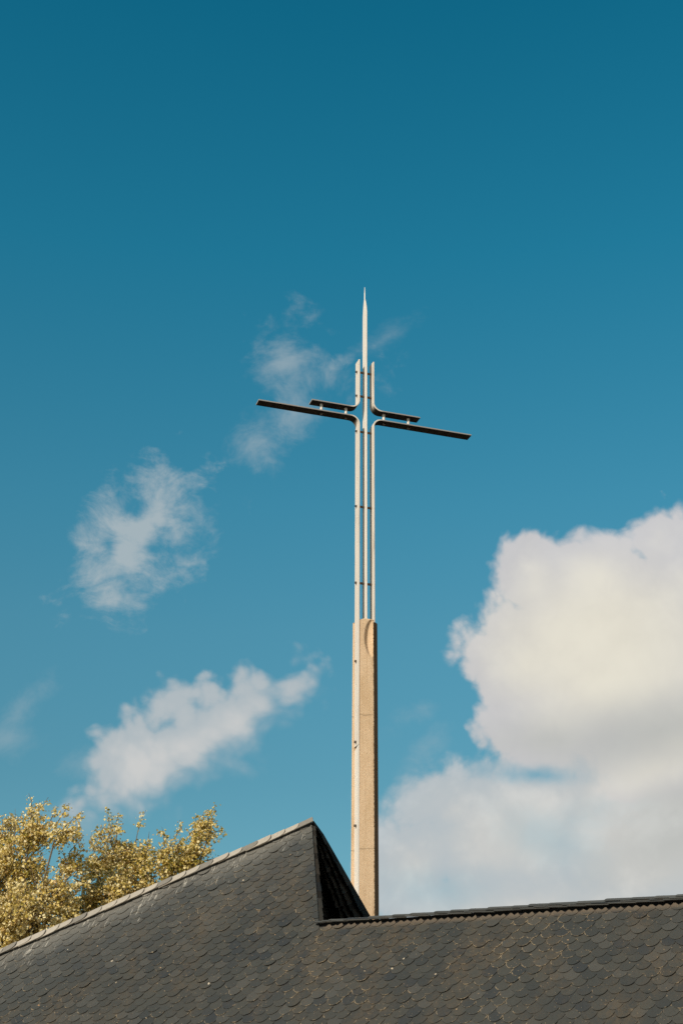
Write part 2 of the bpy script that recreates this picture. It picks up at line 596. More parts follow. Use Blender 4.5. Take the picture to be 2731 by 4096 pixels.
def mast_outline(z):
    k = (z_mast - z) / z_mast
    g = 0.022 * k                       # slight spread towards the foot
    zs = (z_mast - z)
    pts = []
    NF = 40
    hs = (zs - 0.42) / 0.40
    rr = math.sqrt(1 - hs * hs) if abs(hs) < 1 else 0.0
    for i in range(NF + 1):             # front face left -> arris
        a = -0.142 + (0.142 + g * 0.5 + 0.142) * i / NF
        d = -0.128 - g
        if rr:                          # curved gouge breaking out towards the arris
            left, right = -0.070 + 0.175 * (1 - rr), 0.135
            t = (a - left) / (right - left)
            if 0 < t < 1:
                d += 0.060 * rr * (sstep(t / 0.5) if t < 0.5 else 1.0 - 0.5 * sstep((t - 0.5) / 0.6))
        pts.append((a, d))
    ar, dr = pts[-1]
    tf = rad(47)
    NFL = 14
    hf = (zs - 0.40) / 0.36
    rf_ = math.sqrt(1 - hf * hf) if abs(hf) < 1 else 0.0
    for i in range(1, NFL + 1):         # flat flank behind the arris, gouged too
        q = i / NFL
        w_ = 0.185 * q
        x, y = ar + w_ * math.cos(tf), dr + w_ * math.sin(tf)
        if rf_:
            left, right = 0.06, 0.30 + 0.60 * rf_
            t = (q - left) / (right - left)
            if 0 < t < 1:
                kk_ = 0.05 * rf_ * sstep(t / 0.2) * (1 - t ** 2)
                x -= kk_ * math.sin(tf)
                y += kk_ * math.cos(tf)
        pts.append((x, y))
    xr, yr = pts[-1]
    for i in range(1, 5):
        t = tf + (math.pi / 2 - tf) * i / 4
        pts.append((xr + 0.10 * (math.sin(t) - math.sin(tf)), yr + 0.10 * (math.cos(tf) - math.cos(t))))
    xr, yr = pts[-1]
    pts += [(xr, yr + 0.05), (xr - 0.04, yr + 0.10), (-0.15, 0.20), (-0.205, 0.17), (-0.213 - 0.04 * k, 0.155), (-0.213 - 0.04 * k, 0.122), (-0.142, 0.122)]
    return pts


zl = [0.0]
while zl[-1] < z_mast - 1.3:
    zl.append(zl[-1] + 0.5)
z = z_mast - 0.85
while z < z_mast - 0.025:
    zl.append(z)
    z += 0.02
mv, mf = [], []
layers = [mast_outline(z) for z in zl] + [None]
n = len(layers[0])
for ly, z in zip(layers[:-1], zl):
    mv += [Vector((a, d, z)) for a, d in ly]
top = mast_outline(z_mast - 0.01)
for inset, z in ((0.0, z_mast - 0.012), (0.012, z_mast)):
    for a, d in mast_outline(z_mast - 0.01):
        mv.append(Vector((a * (1 - inset / 0.2), d * (1 - inset / 0.2) + 0.0, z - 0.03 * max(0, a - 0.15) / 0.1 - 0.045 * min(1.0, max(0.0, (-0.02 - a) / 0.13)) ** 2)))
rows = len(mv) // n
for i in range(rows - 1):
    for k in range(n):
        k2 = (k + 1) % n
        mf.append((i * n + k, i * n + k2, (i + 1) * n + k2, (i + 1) * n + k))
mf.append(tuple((rows - 1) * n + k for k in range(n)))
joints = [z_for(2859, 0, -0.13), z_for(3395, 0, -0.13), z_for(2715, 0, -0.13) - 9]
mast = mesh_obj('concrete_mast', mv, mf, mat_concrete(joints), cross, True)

# ================================================================== THE CHURCH ROOF
BETA = rad(55.0)
YB = 17.0
B = at_dist(1280, 3712, YB)
rc = ray(2731, 3622)
Cc = EYEP + rc * ((B.z - EYE) / rc.z)
RV = (Cc - B).normalized()
ALPHA = math.atan2(-RV.y, RV.x)
BACK = Vector((math.sin(ALPHA), math.cos(ALPHA), 0))
SV = BACK * math.cos(BETA) + Vector((0, 0, math.sin(BETA)))
NV = RV.cross(SV)


def on_roof(px, py, off=0.0):
    r = ray(px, py)
    t = (B + NV * off - EYEP).dot(NV) / r.dot(NV)
    q = EYEP + r * t - B
    return Vector((q.dot(RV), q.dot(SV)))


def rw(u, v, w=0.0):
    return B + RV * u + SV * v + NV * w


def rl(u, v, w=0.0):
    return Vector((u, v, w))


PA = on_roof(1250, 3290)
PL = on_roof(-60, 3842)
PBOT = on_roof(1365, 4096)
print('roof alpha', math.degrees(ALPHA), 'apex', PA, 'left', PL, 'bottom', PBOT, 'B', B, 'C', (Cc - B).length)
church = empty('church', Vector((B.x, B.y, 0)) + BACK * 1.0)
tag(church, 'church under dark fish scale slates with a raised pointed roof and a lower level ridge', 'church')
rmat = Matrix.Identity(4)
for i in range(3):
    rmat[i][0], rmat[i][1], rmat[i][2] = RV[i], SV[i], NV[i]
rmat.translation = B


def roof_part(o):
    """meshes in roof-plane coordinates (x along ridge, y up the slope, z out)"""
    o.parent = church
    o.matrix_parent_inverse = Matrix.Identity(4)
    o.matrix_local = Matrix.Translation(-church.location) @ rmat
    return o


LD = (PL - PA).normalized()                 # along left ridge, going left/down
LN = Vector((-LD.y, LD.x))                  # normal of the left ridge in the roof plane
if LN.y > 0:
    LN = -LN                                # points down the slope
VEND = Vector((0.0, 0.0))                   # foot of the verge (B)
VD = (VEND - PA).normalized()
VN = Vector((VD.y, -VD.x))
if VN.x > 0:
    VN = -VN                                # points to the roof side (left)
U_MIN, U_MAX, V_MIN = -8.6, 6.4, PBOT.y - 0.75
SU, SE = 0.168, 0.100


def clip(poly, p0, nrm):
    outp = []
    for i in range(len(poly)):
        a, b = poly[i], poly[(i + 1) % len(poly)]
        da, db = (Vector(a[:2]) - p0).dot(nrm), (Vector(b[:2]) - p0).dot(nrm)
        if da >= 0:
            outp.append(a)
        if (da >= 0) != (db >= 0):
            t = da / (da - db)
            outp.append(tuple(a[k] + (b[k] - a[k]) * t for k in range(len(a))))
    return outp


TK = 0.0075
SL = 2.35 * SE
rv, rf, fx, fy = [], [], [], []
rng = random.Random(11)


def add_slate(poly, tip, ang, lift, thick=TK):
    """poly: (u, v, face x, face y) in roof plane coordinates"""
    n = len(poly)
    base = len(rv)
    for lay in (0, 1):
        for (u, v, x, y) in poly:
            dist = max(0.0, (tip.y + SL) - v)
            w = dist / SL * (2.25 * TK) + lift * max(0, dist / SL) + (thick if lay else 0.0)
            w += ang * (u - tip.x)
            rv.append((u, v, w))
            fx.append(x)
            fy.append(y)
    rf.append(tuple(base + n + i for i in range(n)))
    for i in range(n):
        j = (i + 1) % n
        rf.append((base + i, base + j, base + n + j, base + n + i))


row = 0
v = V_MIN
while v < PA.y:
    u = U_MIN + (SU / 2 if row % 2 else 0)
    ru = rng.uniform(-0.012, 0.012)
    while u < U_MAX:
        tip = Vector((u + ru + rng.gauss(0, 0.006), v + rng.gauss(0, 0.007)))
        rot = rng.gauss(-0.46, 0.035)
        wd = SU * rng.uniform(0.96, 1.03) / 2
        poly = []
        NA = 10
        for i in range(NA + 1):
            t = -math.pi / 2 + math.pi * i / NA
            poly.append((wd * math.sin(t), 0.57 * SU * (1 - math.cos(t))))
        poly += [(wd, SL), (-wd, SL)]
        poly = [(tip.x + x * math.cos(rot) - y * math.sin(rot), tip.y + x * math.sin(rot) + y * math.cos(rot), x / wd, y / (0.57 * SU)) for x, y in poly]
        keep = True
        if tip.x < 0.02:
            poly = clip(poly, PA + LN * 0.02, LN)
            if poly and max(p[1] for p in poly) > 0.0 and tip.x > -1.8:
                if tip.y > -0.02 or tip.x < -0.08:
                    poly = clip(poly, PA + VN * 0.006, VN)
                else:
                    poly = clip(poly, Vector((0, 0.0)), Vector((0, -1)))
        else:
            top_v = -0.012
            poly = clip(poly, Vector((0, top_v)), Vector((0, -1)))
            if len(poly) > 2 and tip.y > -3.3 * SE:
                res_ = []
                for i_, p_ in enumerate(poly):      # hand-cut pointed heads along the cut edge
                    q_ = poly[(i_ + 1) % len(poly)]
                    res_.append(p_)
                    if abs(p_[1] - top_v) < 1e-6 and abs(q_[1] - top_v) < 1e-6 and p_[0] > q_[0]:
                        pit = SU / 2
                        k_ = math.floor(p_[0] / pit - 1e-6)
                        while k_ * pit > q_[0] + 1e-6:
                            for xx_, hh_ in ((k_ * pit + 0.42 * pit, 0.047 + 0.008 * math.sin(k_ * 2.3)), (k_ * pit, 0.004)):
                                if q_[0] + 0.004 < xx_ < p_[0] - 0.004:
                                    t_ = (p_[0] - xx_) / (p_[0] - q_[0])
                                    res_.append((xx_, top_v + hh_, p_[2] + (q_[2] - p_[2]) * t_, p_[3]))
                            k_ -= 1
                poly = res_
        if len(poly) > 2:
            lift = abs(rng.gauss(0, 0.0025)) + (rng.uniform(0.004, 0.009) if rng.random() < 0.08 else 0)
            add_slate(poly, tip, rng.gauss(0, 0.012), lift)
        u += SU
    v += SE
    row += 1

c_line = -(LN.x * PA.x + LN.y * PA.y)
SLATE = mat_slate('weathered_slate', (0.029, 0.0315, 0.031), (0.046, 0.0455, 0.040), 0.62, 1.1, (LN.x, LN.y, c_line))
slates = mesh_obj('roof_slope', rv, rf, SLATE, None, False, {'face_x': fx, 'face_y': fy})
roof_part(slates)

# dark boarding right under the slates (fills the roof; also the black gap at the ridge)
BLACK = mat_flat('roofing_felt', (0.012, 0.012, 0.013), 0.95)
DARKSL = mat_slate('shaded_slate', (0.014, 0.013, 0.012), (0.046, 0.040, 0.034), 0.1, 0.0, None, 0.85, 0.04)  # darker slate copy, the shade of the notch put into its colour
deck = MB()
pl_far = PA + LD * 9.5
poly = [PA + VN * 0.02 + LN * 0.05, pl_far + LN * 0.05, Vector((pl_far.x, V_MIN - 0.1)), Vector((U_MAX, V_MIN - 0.1)), Vector((U_MAX, -0.05)), Vector((-0.03, -0.05))]
deck.add([rl(p.x, p.y, -0.012) for p in poly], [tuple(range(len(poly)))])
# recess behind the sawtooth
deck.add([rl(-0.05, -0.06, -0.03), rl(U_MAX, -0.06, -0.03), rl(U_MAX, 0.045, 0.0), rl(-0.05, 0.03, 0.0)], [(0, 1, 2, 3)])
deck.add([rl(-0.05, 0.03, 0.0), rl(U_MAX, 0.045, 0.0), rl(U_MAX, 0.070, 0.045), rl(-0.05, 0.035, 0.042)], [(0, 1, 2, 3)])
roof_part(deck.build('roof_boarding', BLACK))

# ---- pale ridge slates along the raised left ridge
CAP = mat_slate('pale_ridge_slate', (0.39, 0.345, 0.29), (0.43, 0.38, 0.32), 0.15, 0.45)
cv, cf, ca = [], [], []
Lc = (PL - PA).length + 1.4
s = -0.025
while s < Lc:
    ln = 0.36 * rng.uniform(0.88, 1.12)
    hgt = 0.084 * rng.uniform(0.88, 1.12)
    # outline in (s along ridge, t down the slope); rounded at lower right end
    poly = []
    for k in range(9):
        t = math.pi / 2 * k / 8
        poly.append((s + 0.13 * (1 - math.sin(t)), hgt * (1 - math.cos(t)) if False else hgt * math.sin(math.pi / 2 - t) * 1.0))
    if s < 0:
        poly = [(s, -0.045), (s, hgt)]
    else:
        poly = [(s + 0.0, -0.045)] + [(s + 0.10 * (1 - math.cos(math.pi / 2 * k / 8)), hgt * math.sin(math.pi / 2 * k / 8) ** 0.8 - 0.0) for k in range(9)]
    poly += [(s + ln, hgt * 0.97), (s + ln, -0.045)]
    lift = 0.042 + rng.uniform(0, 0.010)
    base = len(cv)
    n = len(poly)
    for lay in (0, 1):
        for (ss, tt) in poly:
            q = PA + LD * ss + LN * tt
            # overlap: the near (right) end rides over its right neighbour's tail
            w = lift + 0.016 * (1 - (ss - s) / ln) - 0.35 * max(0.0, 0.03 - tt) + (0.012 if lay else 0.0)
            cv.append((q.x, q.y, w))
            ca.append(0.5)
    cf.append(tuple(base + n + k for k in range(n))[::-1])
    cf.append(tuple(base + k for k in range(n)))
    cf += [(base + (k + 1) % n, base + k, base + n + k, base + n + (k + 1) % n) for k in range(n)]
    s += 0.205 * rng.uniform(0.9, 1.1)
lc = mesh_obj('ridge_cap', cv, cf, CAP, None, False, {'face_x': [0.0] * len(ca), 'face_y': [1.0] * len(ca)})
tag(lc, 'pale grey ridge slates on the sloping left ridge')
roof_part(lc)

# ---- three thin stacked courses on the level right ridge
RC = mat_slate('dark_ridge_slate', (0.060, 0.060, 0.057), (0.105, 0.102, 0.094), 0.2, 1.0)
cv, cf, ca = [], [], []
for j in range(3):
    u = -0.06 + 0.09 * j
    while u < U_MAX:
        ln = 0.27 * rng.uniform(0.75, 1.3)
        taper = min(1.0, 0.50 + 0.50 * max(0.0, u) / 2.6)
        v0 = 0.024 + (0.022 * j + rng.gauss(0, 0.0022)) * taper
        h = 0.062 * taper
        w0 = 0.055 - 0.003 * j
        tilt = rng.gauss(0, 0.003)
        base = len(cv)
        corners = [(u + 0.014, v0 + tilt), (u + ln, v0 - tilt), (u + ln, v0 + h + (0.006 if j == 2 else 0)), (u + 0.02, v0 + h + rng.uniform(0, 0.006)), (u, v0 + h * 0.8), (u, v0 + 0.009 + tilt)]
        for lay in (0, 1):
            for (x, y) in corners:
                cv.append((x, y, w0 - 0.55 * (y - v0) + 0.012 * (1 - (x - u) / ln) + (0.010 if lay else 0)))
                ca.append(0.0)
        n = len(corners)
        cf.append(tuple(base + n + k for k in range(n)))
        cf.append(tuple(base + k for k in range(n))[::-1])
        cf += [(base + k, base + (k + 1) % n, base + n + (k + 1) % n, base + n + k) for k in range(n)]
        u += ln * 0.95
rcap = mesh_obj('ridge_cap', cv, cf, RC, None, False, {'face_x': [0.0] * len(ca), 'face_y': [1.0] * len(ca)})
tag(rcap, 'dark stacked slate courses on the level right ridge')
roof_part(rcap)

# ---- the notch: rear slope edge, layered slates and a black recess
A3 = rw(PA.x, PA.y, 0.03)
# back edge runs from the apex away and down; found on the upright plane through A along BACK
def on_gable(px, py, off=0.0):
    r = ray(px, py)
    nrm = RV
    t = (A3 + RV * off - EYEP).dot(nrm) / r.dot(nrm)
    return EYEP + r * t


gb = church.location
G = lambda p: p - gb


def lay_strip(mb, x0, x1, pts_out, pts_in, off, thick):
    pass


edge_px = [(1252, 3284), (1290, 3335), (1330, 3405), (1370, 3475), (1420, 3563), (1482, 3672), (1530, 3757)]
prev = None
# layered courses parallel to the rear edge: each a band of short slates
gv, gf, ga = [], [], []
segs = list(zip(edge_px[:-1], edge_px[1:]))
total = len(segs)


def ep(tt):
    i_ = min(int(tt), total - 1)
    f_ = tt - i_
    a, b = segs[i_]
    return (a[0] + (b[0] - a[0]) * f_, a[1] + (b[1] - a[1]) * f_)


def inner(tt, ins):
    p = ep(tt)
    return (p[0] - ins * 330 * min(1.0, 0.16 + tt / total * 1.0), p[1] + ins * 60)


for j in range(4):
    ins0, wj = (0.0, 0.05, 0.145, 0.24)[j], (0.075, 0.125, 0.125, 0.10)[j]
    off = -0.005 - j * 0.04
    t = 0.0
    while t < total - 1e-6:
        t1 = min(total, t + (0.55 if j == 0 else 0.24) * rng.uniform(0.75, 1.25))
        w0_, w1_ = ins0 + wj * rng.uniform(0.80, 1.08), ins0 + wj * rng.uniform(0.95, 1.22)
        lift = rng.uniform(0.0, 0.018)
        q = [on_gable(*inner(t, ins0), off), on_gable(*inner(t1, ins0), off + 0.006), on_gable(*inner(t1 + 0.05, w1_), off + 0.03 + lift), on_gable(*inner(t + 0.02, w0_), off + 0.022 + lift)]
        base = len(gv)
        for lay in (0, 1):
            for p in q:
                gv.append(G(p + RV * (0.012 * lay)))
                ga.append(0.0)
        gf.append(tuple(base + 4 + i_ for i_ in range(4)))
        gf.append(tuple(base + i_ for i_ in range(4))[::-1])
        gf += [(base + i_, base + (i_ + 1) % 4, base + 4 + (i_ + 1) % 4, base + 4 + i_) for i_ in range(4)]
        t = t1 - 0.01 if t1 < total else total
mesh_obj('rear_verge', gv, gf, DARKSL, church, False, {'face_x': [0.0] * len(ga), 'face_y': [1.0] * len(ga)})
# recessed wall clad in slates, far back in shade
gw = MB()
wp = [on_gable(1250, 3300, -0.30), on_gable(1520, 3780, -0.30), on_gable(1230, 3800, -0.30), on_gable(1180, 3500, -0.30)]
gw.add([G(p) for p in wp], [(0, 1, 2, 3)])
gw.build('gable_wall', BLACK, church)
hv, hf, ha = [], [], []
for j in range(16):
    y0 = 3425 + j * 20
    x = 1240 + rng.uniform(-14, 0)
    xmax = 1262 + (y0 - 3330) * 0.57 - 30
    while x < xmax:
        w_ = rng.uniform(15, 20)
        lf = 0.012 + rng.uniform(0, 0.02)
        q = [on_gable(x, y0 - 24, -0.28), on_gable(x + w_, y0 - 24 + 5, -0.28), on_gable(x + w_, y0 + 5, -0.28 + lf), on_gable(x, y0, -0.28 + lf)]
        base = len(hv)
        hv += [G(p) for p in q]
        ha += [0.0] * 4
        hf.append((base, base + 1, base + 2, base + 3))
        x += w_ + 0.8
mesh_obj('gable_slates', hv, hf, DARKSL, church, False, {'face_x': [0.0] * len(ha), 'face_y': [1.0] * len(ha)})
# verge: thin slate edges along A-B, seen end on
ev, ef, ea = [], [], []
LV = PA.length
s = 0.0
while s < LV:
    ln = 0.15 * rng.uniform(0.85, 1.15)
    wdt = 0.035 + 0.03 * s / LV + rng.uniform(0, 0.014)
    p0 = PA + VD * s
    p1 = PA + VD * min(LV + 0.02, s + ln * 1.15)
    out3 = RV * 0.55 + BACK * 0.83
    base = len(ev)
    a3, b3 = rw(p0.x, p0.y, -0.015), rw(p1.x, p1.y, -0.015)
    for lay in (0, 1):
        o3 = NV * (0.010 * lay + rng.uniform(0, 0.003)) + NV * 0.012
        ev += [G(a3 + o3), G(b3 + o3), G(b3 + o3 + out3 * wdt), G(a3 + o3 + out3 * wdt * 0.8)]
        ea += [0.0] * 4
    ef.append(tuple(base + 4 + i_ for i_ in range(4)))
    ef.append(tuple(base + i_ for i_ in range(4))[::-1])
    ef += [(base + i_, base + (i_ + 1) % 4, base + 4 + (i_ + 1) % 4, base + 4 + i_) for i_ in range(4)]
    s += ln
mesh_obj('front_verge', ev, ef, DARKSL, church, False, {'face_x': [0.0] * len(ea), 'face_y': [1.0] * len(ea)})

# rear slopes and walls that carry the roofs
rear = MB()
n0 = rw(PA.x, PA.y, 0.0)
n1 = rw(pl_far.x, pl_far.y, 0.0)
gdir = (on_gable(1482, 3672, -0.05) - on_gable(1252, 3290, -0.05)).normalized()
rear.add([G(n0), G(n1), G(n1 + gdir * 5.0), G(n0 + gdir * 5.0)], [(0, 1, 2, 3)])
roofback = rw(0, 0.05, 0.0)
rear.add([G(rw(-0.3, 0.03, -0.02)), G(rw(U_MAX, 0.03, -0.02)), G(rw(U_MAX, 0.03, -0.02) + BACK * 3.2 - Vector((0, 0, 2.2))), G(rw(-0.3, 0.03, -0.02) + BACK * 3.2 - Vector((0, 0, 2.2)))], [(0, 1, 2, 3)])
rear.build('rear_slope', DARKSL, church)
wall = MB()
e0, e1 = rw(U_MIN - 0.3, V_MIN - 0.05, -0.3), rw(U_MAX - 0.1, V_MIN - 0.05, -0.3)
for p, q in ((e0, e1), (e1, e1 + BACK * 5), (e1 + BACK * 5, e0 + BACK * 5), (e0 + BACK * 5, e0)):
    zt_ = e0.z
    wall.add([G(Vector((p.x, p.y, 0))), G(Vector((q.x, q.y, 0))), G(Vector((q.x, q.y, zt_))), G(Vector((p.x, p.y, zt_)))], [(0, 1, 2, 3)])
wall.build('wall', mat_flat('stone_wall', (0.34, 0.31, 0.26), 0.9, 0.25, 3), church)

# ================================================================== TREES
BARK = mat_bark()


def make_tree(name, label, lobes, dist, foot_px, seed, leafmat, sprays):
    r = random.Random(seed)
    foot = at_dist(foot_px, 3300, dist)
    foot.z = 0
    root = empty(name, foot)
    tag(root, label, 'tree', 'autumn trees behind the church')
    sc = dist * 0.994 / FPX * 1.02
    wood = MB()
    lv, lf = [], []
    fork = Vector((0, 0, 3.4))
    wood.tube([(0, 0, -0.05), (0.03, 0.02, 1.2), (-0.04, 0.05, 2.4), fork], [0.26, 0.21, 0.18, 0.16], 10)

    def leaf(p, size):
        # hanging, folded leaf of two facets
        down = Vector((r.gauss(0, 0.75), r.gauss(-0.15, 0.75), -0.8 + r.gauss(0, 0.55))).normalized()
        side = down.cross(Vector((r.gauss(0, 1), r.gauss(0, 1), r.gauss(0, 1)))).normalized()
        nrm = down.cross(side)
        L_, W_ = size, size * r.uniform(0.36, 0.52)
        b = len(lv)
        lv.extend([p, p + down * L_ * 0.45 + side * W_ + nrm * W_ * 0.35, p + down * L_ - nrm * W_ * 0.2, p + down * L_ * 0.45 - side * W_ + nrm * W_ * 0.35])
        lf.append((b, b + 1, b + 2))
        lf.append((b, b + 2, b + 3))

    def twig(p0, p1, rad0, nleaf, spread, from_t=0.15):
        mid = (p0 + p1) / 2 + Vector((r.gauss(0, 0.06), r.gauss(0, 0.06), 0.05 * (p1 - p0).length + r.gauss(0, 0.05)))
        pts = [p0 * (1 - t) ** 2 + mid * 2 * t * (1 - t) + p1 * t * t for t in (0, 0.35, 0.7, 1)]
        wood.tube(pts, [rad0, rad0 * 0.75, rad0 * 0.5, rad0 * 0.22], 4, False)
        # leaves come in small tufts along the twig
        ntuft = max(2, nleaf // 6)
        for _ in range(ntuft):
            t = from_t + (1 - from_t) * r.random() ** 0.8
            c = p0 * (1 - t) ** 2 + mid * 2 * t * (1 - t) + p1 * t * t
            c = c + Vector((r.gauss(0, spread), r.gauss(0, spread), r.gauss(-0.03, spread * 0.8)))
            for _ in range(9):
                leaf(c + Vector((r.gauss(0, 0.05), r.gauss(0, 0.05), r.gauss(0, 0.05))), 0.042 + 0.062 * r.random() ** 1.4)

    for (px, py, rx, ry, dy, dens) in lobes:
        c = at_dist(px, py + 14, dist + dy) - foot
        R3 = Vector((rx * sc, (rx + ry) / 2 * sc, ry * sc))
        # limb from the fork to the lobe
        mid = fork.lerp(c, 0.5) + Vector((r.gauss(0, 0.25), r.gauss(0, 0.25), -0.25))
        base = c - Vector((0, 0, R3.z * 0.5))
        pts = [fork * (1 - t) ** 2 + mid * 2 * t * (1 - t) + base * t * t for t in (0, .25, .5, .75, 1)]
        wood.tube(pts, [0.085, 0.06, 0.042, 0.03, 0.02], 6, False)
        vol = R3.x * R3.y * R3.z * 4.2
        nt_ = int(dens * (11 + 37 * vol ** 0.72))
        for _ in range(nt_):
            while True:
                q = Vector((r.uniform(-1, 1), r.uniform(-1, 1), r.uniform(-1, 1)))
                if 0.15 < q.length <= 1:
                    break
            q = q.normalized() * q.length ** 0.55
            tip = c + Vector((q.x * R3.x, q.y * R3.y, q.z * R3.z)) * r.uniform(0.8, 1.12)
            start = base.lerp(tip, r.uniform(0.15, 0.55)) + Vector((r.gauss(0, .05), r.gauss(0, .05), 0))
            twig(start, tip, 0.014, r.randint(20, 40), 0.085)
    for (p0, p1, dy, nl) in sprays:
        a = at_dist(p0[0], p0[1] + 8, dist + dy) - foot
        b = at_dist(p1[0], p1[1] + 8, dist + dy + r.uniform(-0.4, 0.4)) - foot
        twig(a, b, 0.016, nl, 0.055, 0.25)
    wood.build('trunk', BARK, root, True)
    mesh_obj('crown', lv, lf, leafmat, root)
    print(name, 'leaves', len(lf) // 2)
    return root


make_tree('autumn_tree', 'autumn tree with cream and gold leaves rising at the left edge of the photo', [
    (60, 3420, 140, 110, 0.3, 1.0), (125, 3290, 75, 90, 0.0, 0.9), (225, 3310, 95, 55, -0.3, 0.75),
    (170, 3560, 200, 130, 0.2, 1.0), (30, 3640, 190, 150, -0.4, 1.1), (-130, 3450, 170, 210, 0.2, 0.8),
    (290, 3430, 70, 60, 0.4, 0.7), (20, 3300, 55, 60, 0.5, 0.7), (-60, 3850, 300, 180, 0.0, 0.6), (230, 3730, 200, 110, 0.3, 0.8),
    (60, 3530, 120, 100, 0.9, 0.8)],
    34.0, 60, 3, mat_leaves('cream_gold_leaves', 0.13),
    [((120, 3290), (116, 3165), 0.0, 40), ((150, 3290), (160, 3195), -0.1, 40), ((130, 3260), (195, 3180), -0.1, 14), ((220, 3300), (282, 3205), -0.2, 36),
     ((230, 3330), (330, 3235), -0.3, 44), ((60, 3340), (62, 3225), 0.2, 20), ((20, 3330), (8, 3255), 0.3, 14), ((280, 3400), (335, 3340), 0.2, 30),
     ((200, 3300), (235, 3215), 0.1, 30)])
make_tree('autumn_tree', 'broad autumn tree with gold and olive leaves right beside the pale sloping roof ridge', [
    (450, 3370, 95, 95, 0.0, 0.9), (555, 3420, 115, 85, 0.3, 1.0), (690, 3400, 115, 80, -0.2, 1.0),
    (790, 3350, 65, 75, 0.1, 0.85), (640, 3530, 180, 100, 0.2, 1.1), (460, 3550, 150, 120, -0.3, 1.1),
    (350, 3640, 160, 120, 0.3, 1.0), (760, 3450, 80, 60, 0.0, 0.8), (390, 3440, 60, 60, 0.4, 0.8),
    (560, 3700, 300, 160, 0.4, 0.5), (840, 3290, 38, 55, 0.0, 0.7)],
    35.5, 560, 5, mat_leaves('gold_olive_leaves', 0.05),
    [((450, 3330), (428, 3240), 0.0, 34), ((460, 3330), (475, 3240), 0.1, 40), ((540, 3380), (585, 3232), 0.2, 34), ((590, 3400), (598, 3318), 0.1, 22),
     ((660, 3380), (648, 3300), 0.0, 18), ((700, 3370), (735, 3290), 0.0, 28), ((770, 3340), (782, 3255), 0.1, 20), ((810, 3340), (866, 3212), 0.0, 50),
     ((830, 3330), (893, 3310), 0.0, 28), ((800, 3400), (856, 3385), 0.0, 26), ((790, 3440), (885, 3415), 0.0, 20), ((640, 3400), (668, 3330), 0.1, 26),
     ((380, 3400), (368, 3320), 0.0, 18)])

# ================================================================== GROUND
mat_g, nt, b, co = material('square_paving')
br = nt.new('ShaderNodeTexBrick')
nt.l.new(co, br.inputs['Vector'])
br.inputs['Scale'].default_value = 1.6
br.inputs['Color1'].default_value = (0.34, 0.27, 0.20, 1)
br.inputs['Color2'].default_value = (0.40, 0.33, 0.25, 1)
br.inputs['Mortar'].default_value = (0.10, 0.09, 0.08, 1)
nt.l.new(nt.mix(nt.noise(co, 1.5, 4), br.outputs[0], (0.27, 0.21, 0.155)), b.inputs['Base Color'])
b.inputs['Roughness'].default_value = 0.9
gr = MB()
gr.add([(-2500, -2500, 0), (2500, -2500, 0), (2500, 2500, 0), (-2500, 2500, 0)], [(0, 1, 2, 3)])
tag(gr.build('ground', mat_g), kind='structure')

# ================================================================== LIGHT AND SKY
SUN_EL = rad(29)
SUN_H = Vector((-0.576, -0.818, 0)).normalized()
to_sun = SUN_H * math.cos(SUN_EL) + Vector((0, 0, math.sin(SUN_EL)))
sl = bpy.data.lights.new('sun', 'SUN')
sl.energy = 4.7
sl.angle = rad(0.5)
sl.color = (1.0, 0.89, 0.74)
so = bpy.data.objects.new('sun', sl)
COL.objects.link(so)
so.location = (-20, -30, 40)
so.rotation_euler = to_sun.to_track_quat('Z', 'Y').to_euler()

world = bpy.data.worlds.new("World")
scene.world = world
world.use_nodes = True
world.cycles.sampling_method = 'MANUAL'
world.cycles.sample_map_resolution = 256
wn = NT(world.node_tree)
bg = world.node_tree.nodes['Background']
SKY_STRENGTH = 0.1
bg.inputs['Strength'].default_value = SKY_STRENGTH
sky = wn.new('ShaderNodeTexSky', sky_type='NISHITA')
sky.sun_disc = False
sky.sun_elevation = SUN_EL
sky.sun_rotation = math.atan2(SUN_H.x, SUN_H.y)
sky.air_density, sky.dust_density, sky.ozone_density = 1.0, 0.6, 1.5
tc = wn.new('ShaderNodeTexCoord')
D = tc.outputs['Generated']
SKY_PLAIN = False


def _lin(v_):
    v_ /= 255
    return v_ / 12.92 if v_ <= 0.04045 else ((v_ + 0.055) / 1.055) ** 2.4


# deep teal autumn sky: per channel gain on the Nishita sky by elevation (degrees)
GRADE = []
for e_, want, have in ((0.0, (160, 190, 203), (205, 220, 228)), (10.2, (107, 168, 188), (152, 184, 212)), (13.9, (92, 156, 180), (136, 167, 200)), (20.0, (77, 146, 172), (114, 144, 178)),
                       (25.2, (62, 137, 166), (103, 130, 164)), (35.5, (32, 118, 150), (86, 110, 143)), (45.2, (16, 102, 133), (77, 99, 130)), (60.0, (34, 86, 112), (75, 96, 126))):  # topmost stop lies out of view, less teal to neutralise the ambient
    GRADE.append((e_ / 90.0, tuple(_lin(a_) / _lin(b_) for a_, b_ in zip(want, have))))
elev = wn.math('ARCSINE', wn.vmath('DOT_PRODUCT', wn.vmath('NORMALIZE', D), (0, 0, 1)))
elev01 = wn.math('DIVIDE', elev, math.pi / 2, clamp=True)
grade = wn.ramp(elev01, GRADE)
skyc = wn.mix(1.0, sky.outputs[0], grade, 'MULTIPLY')

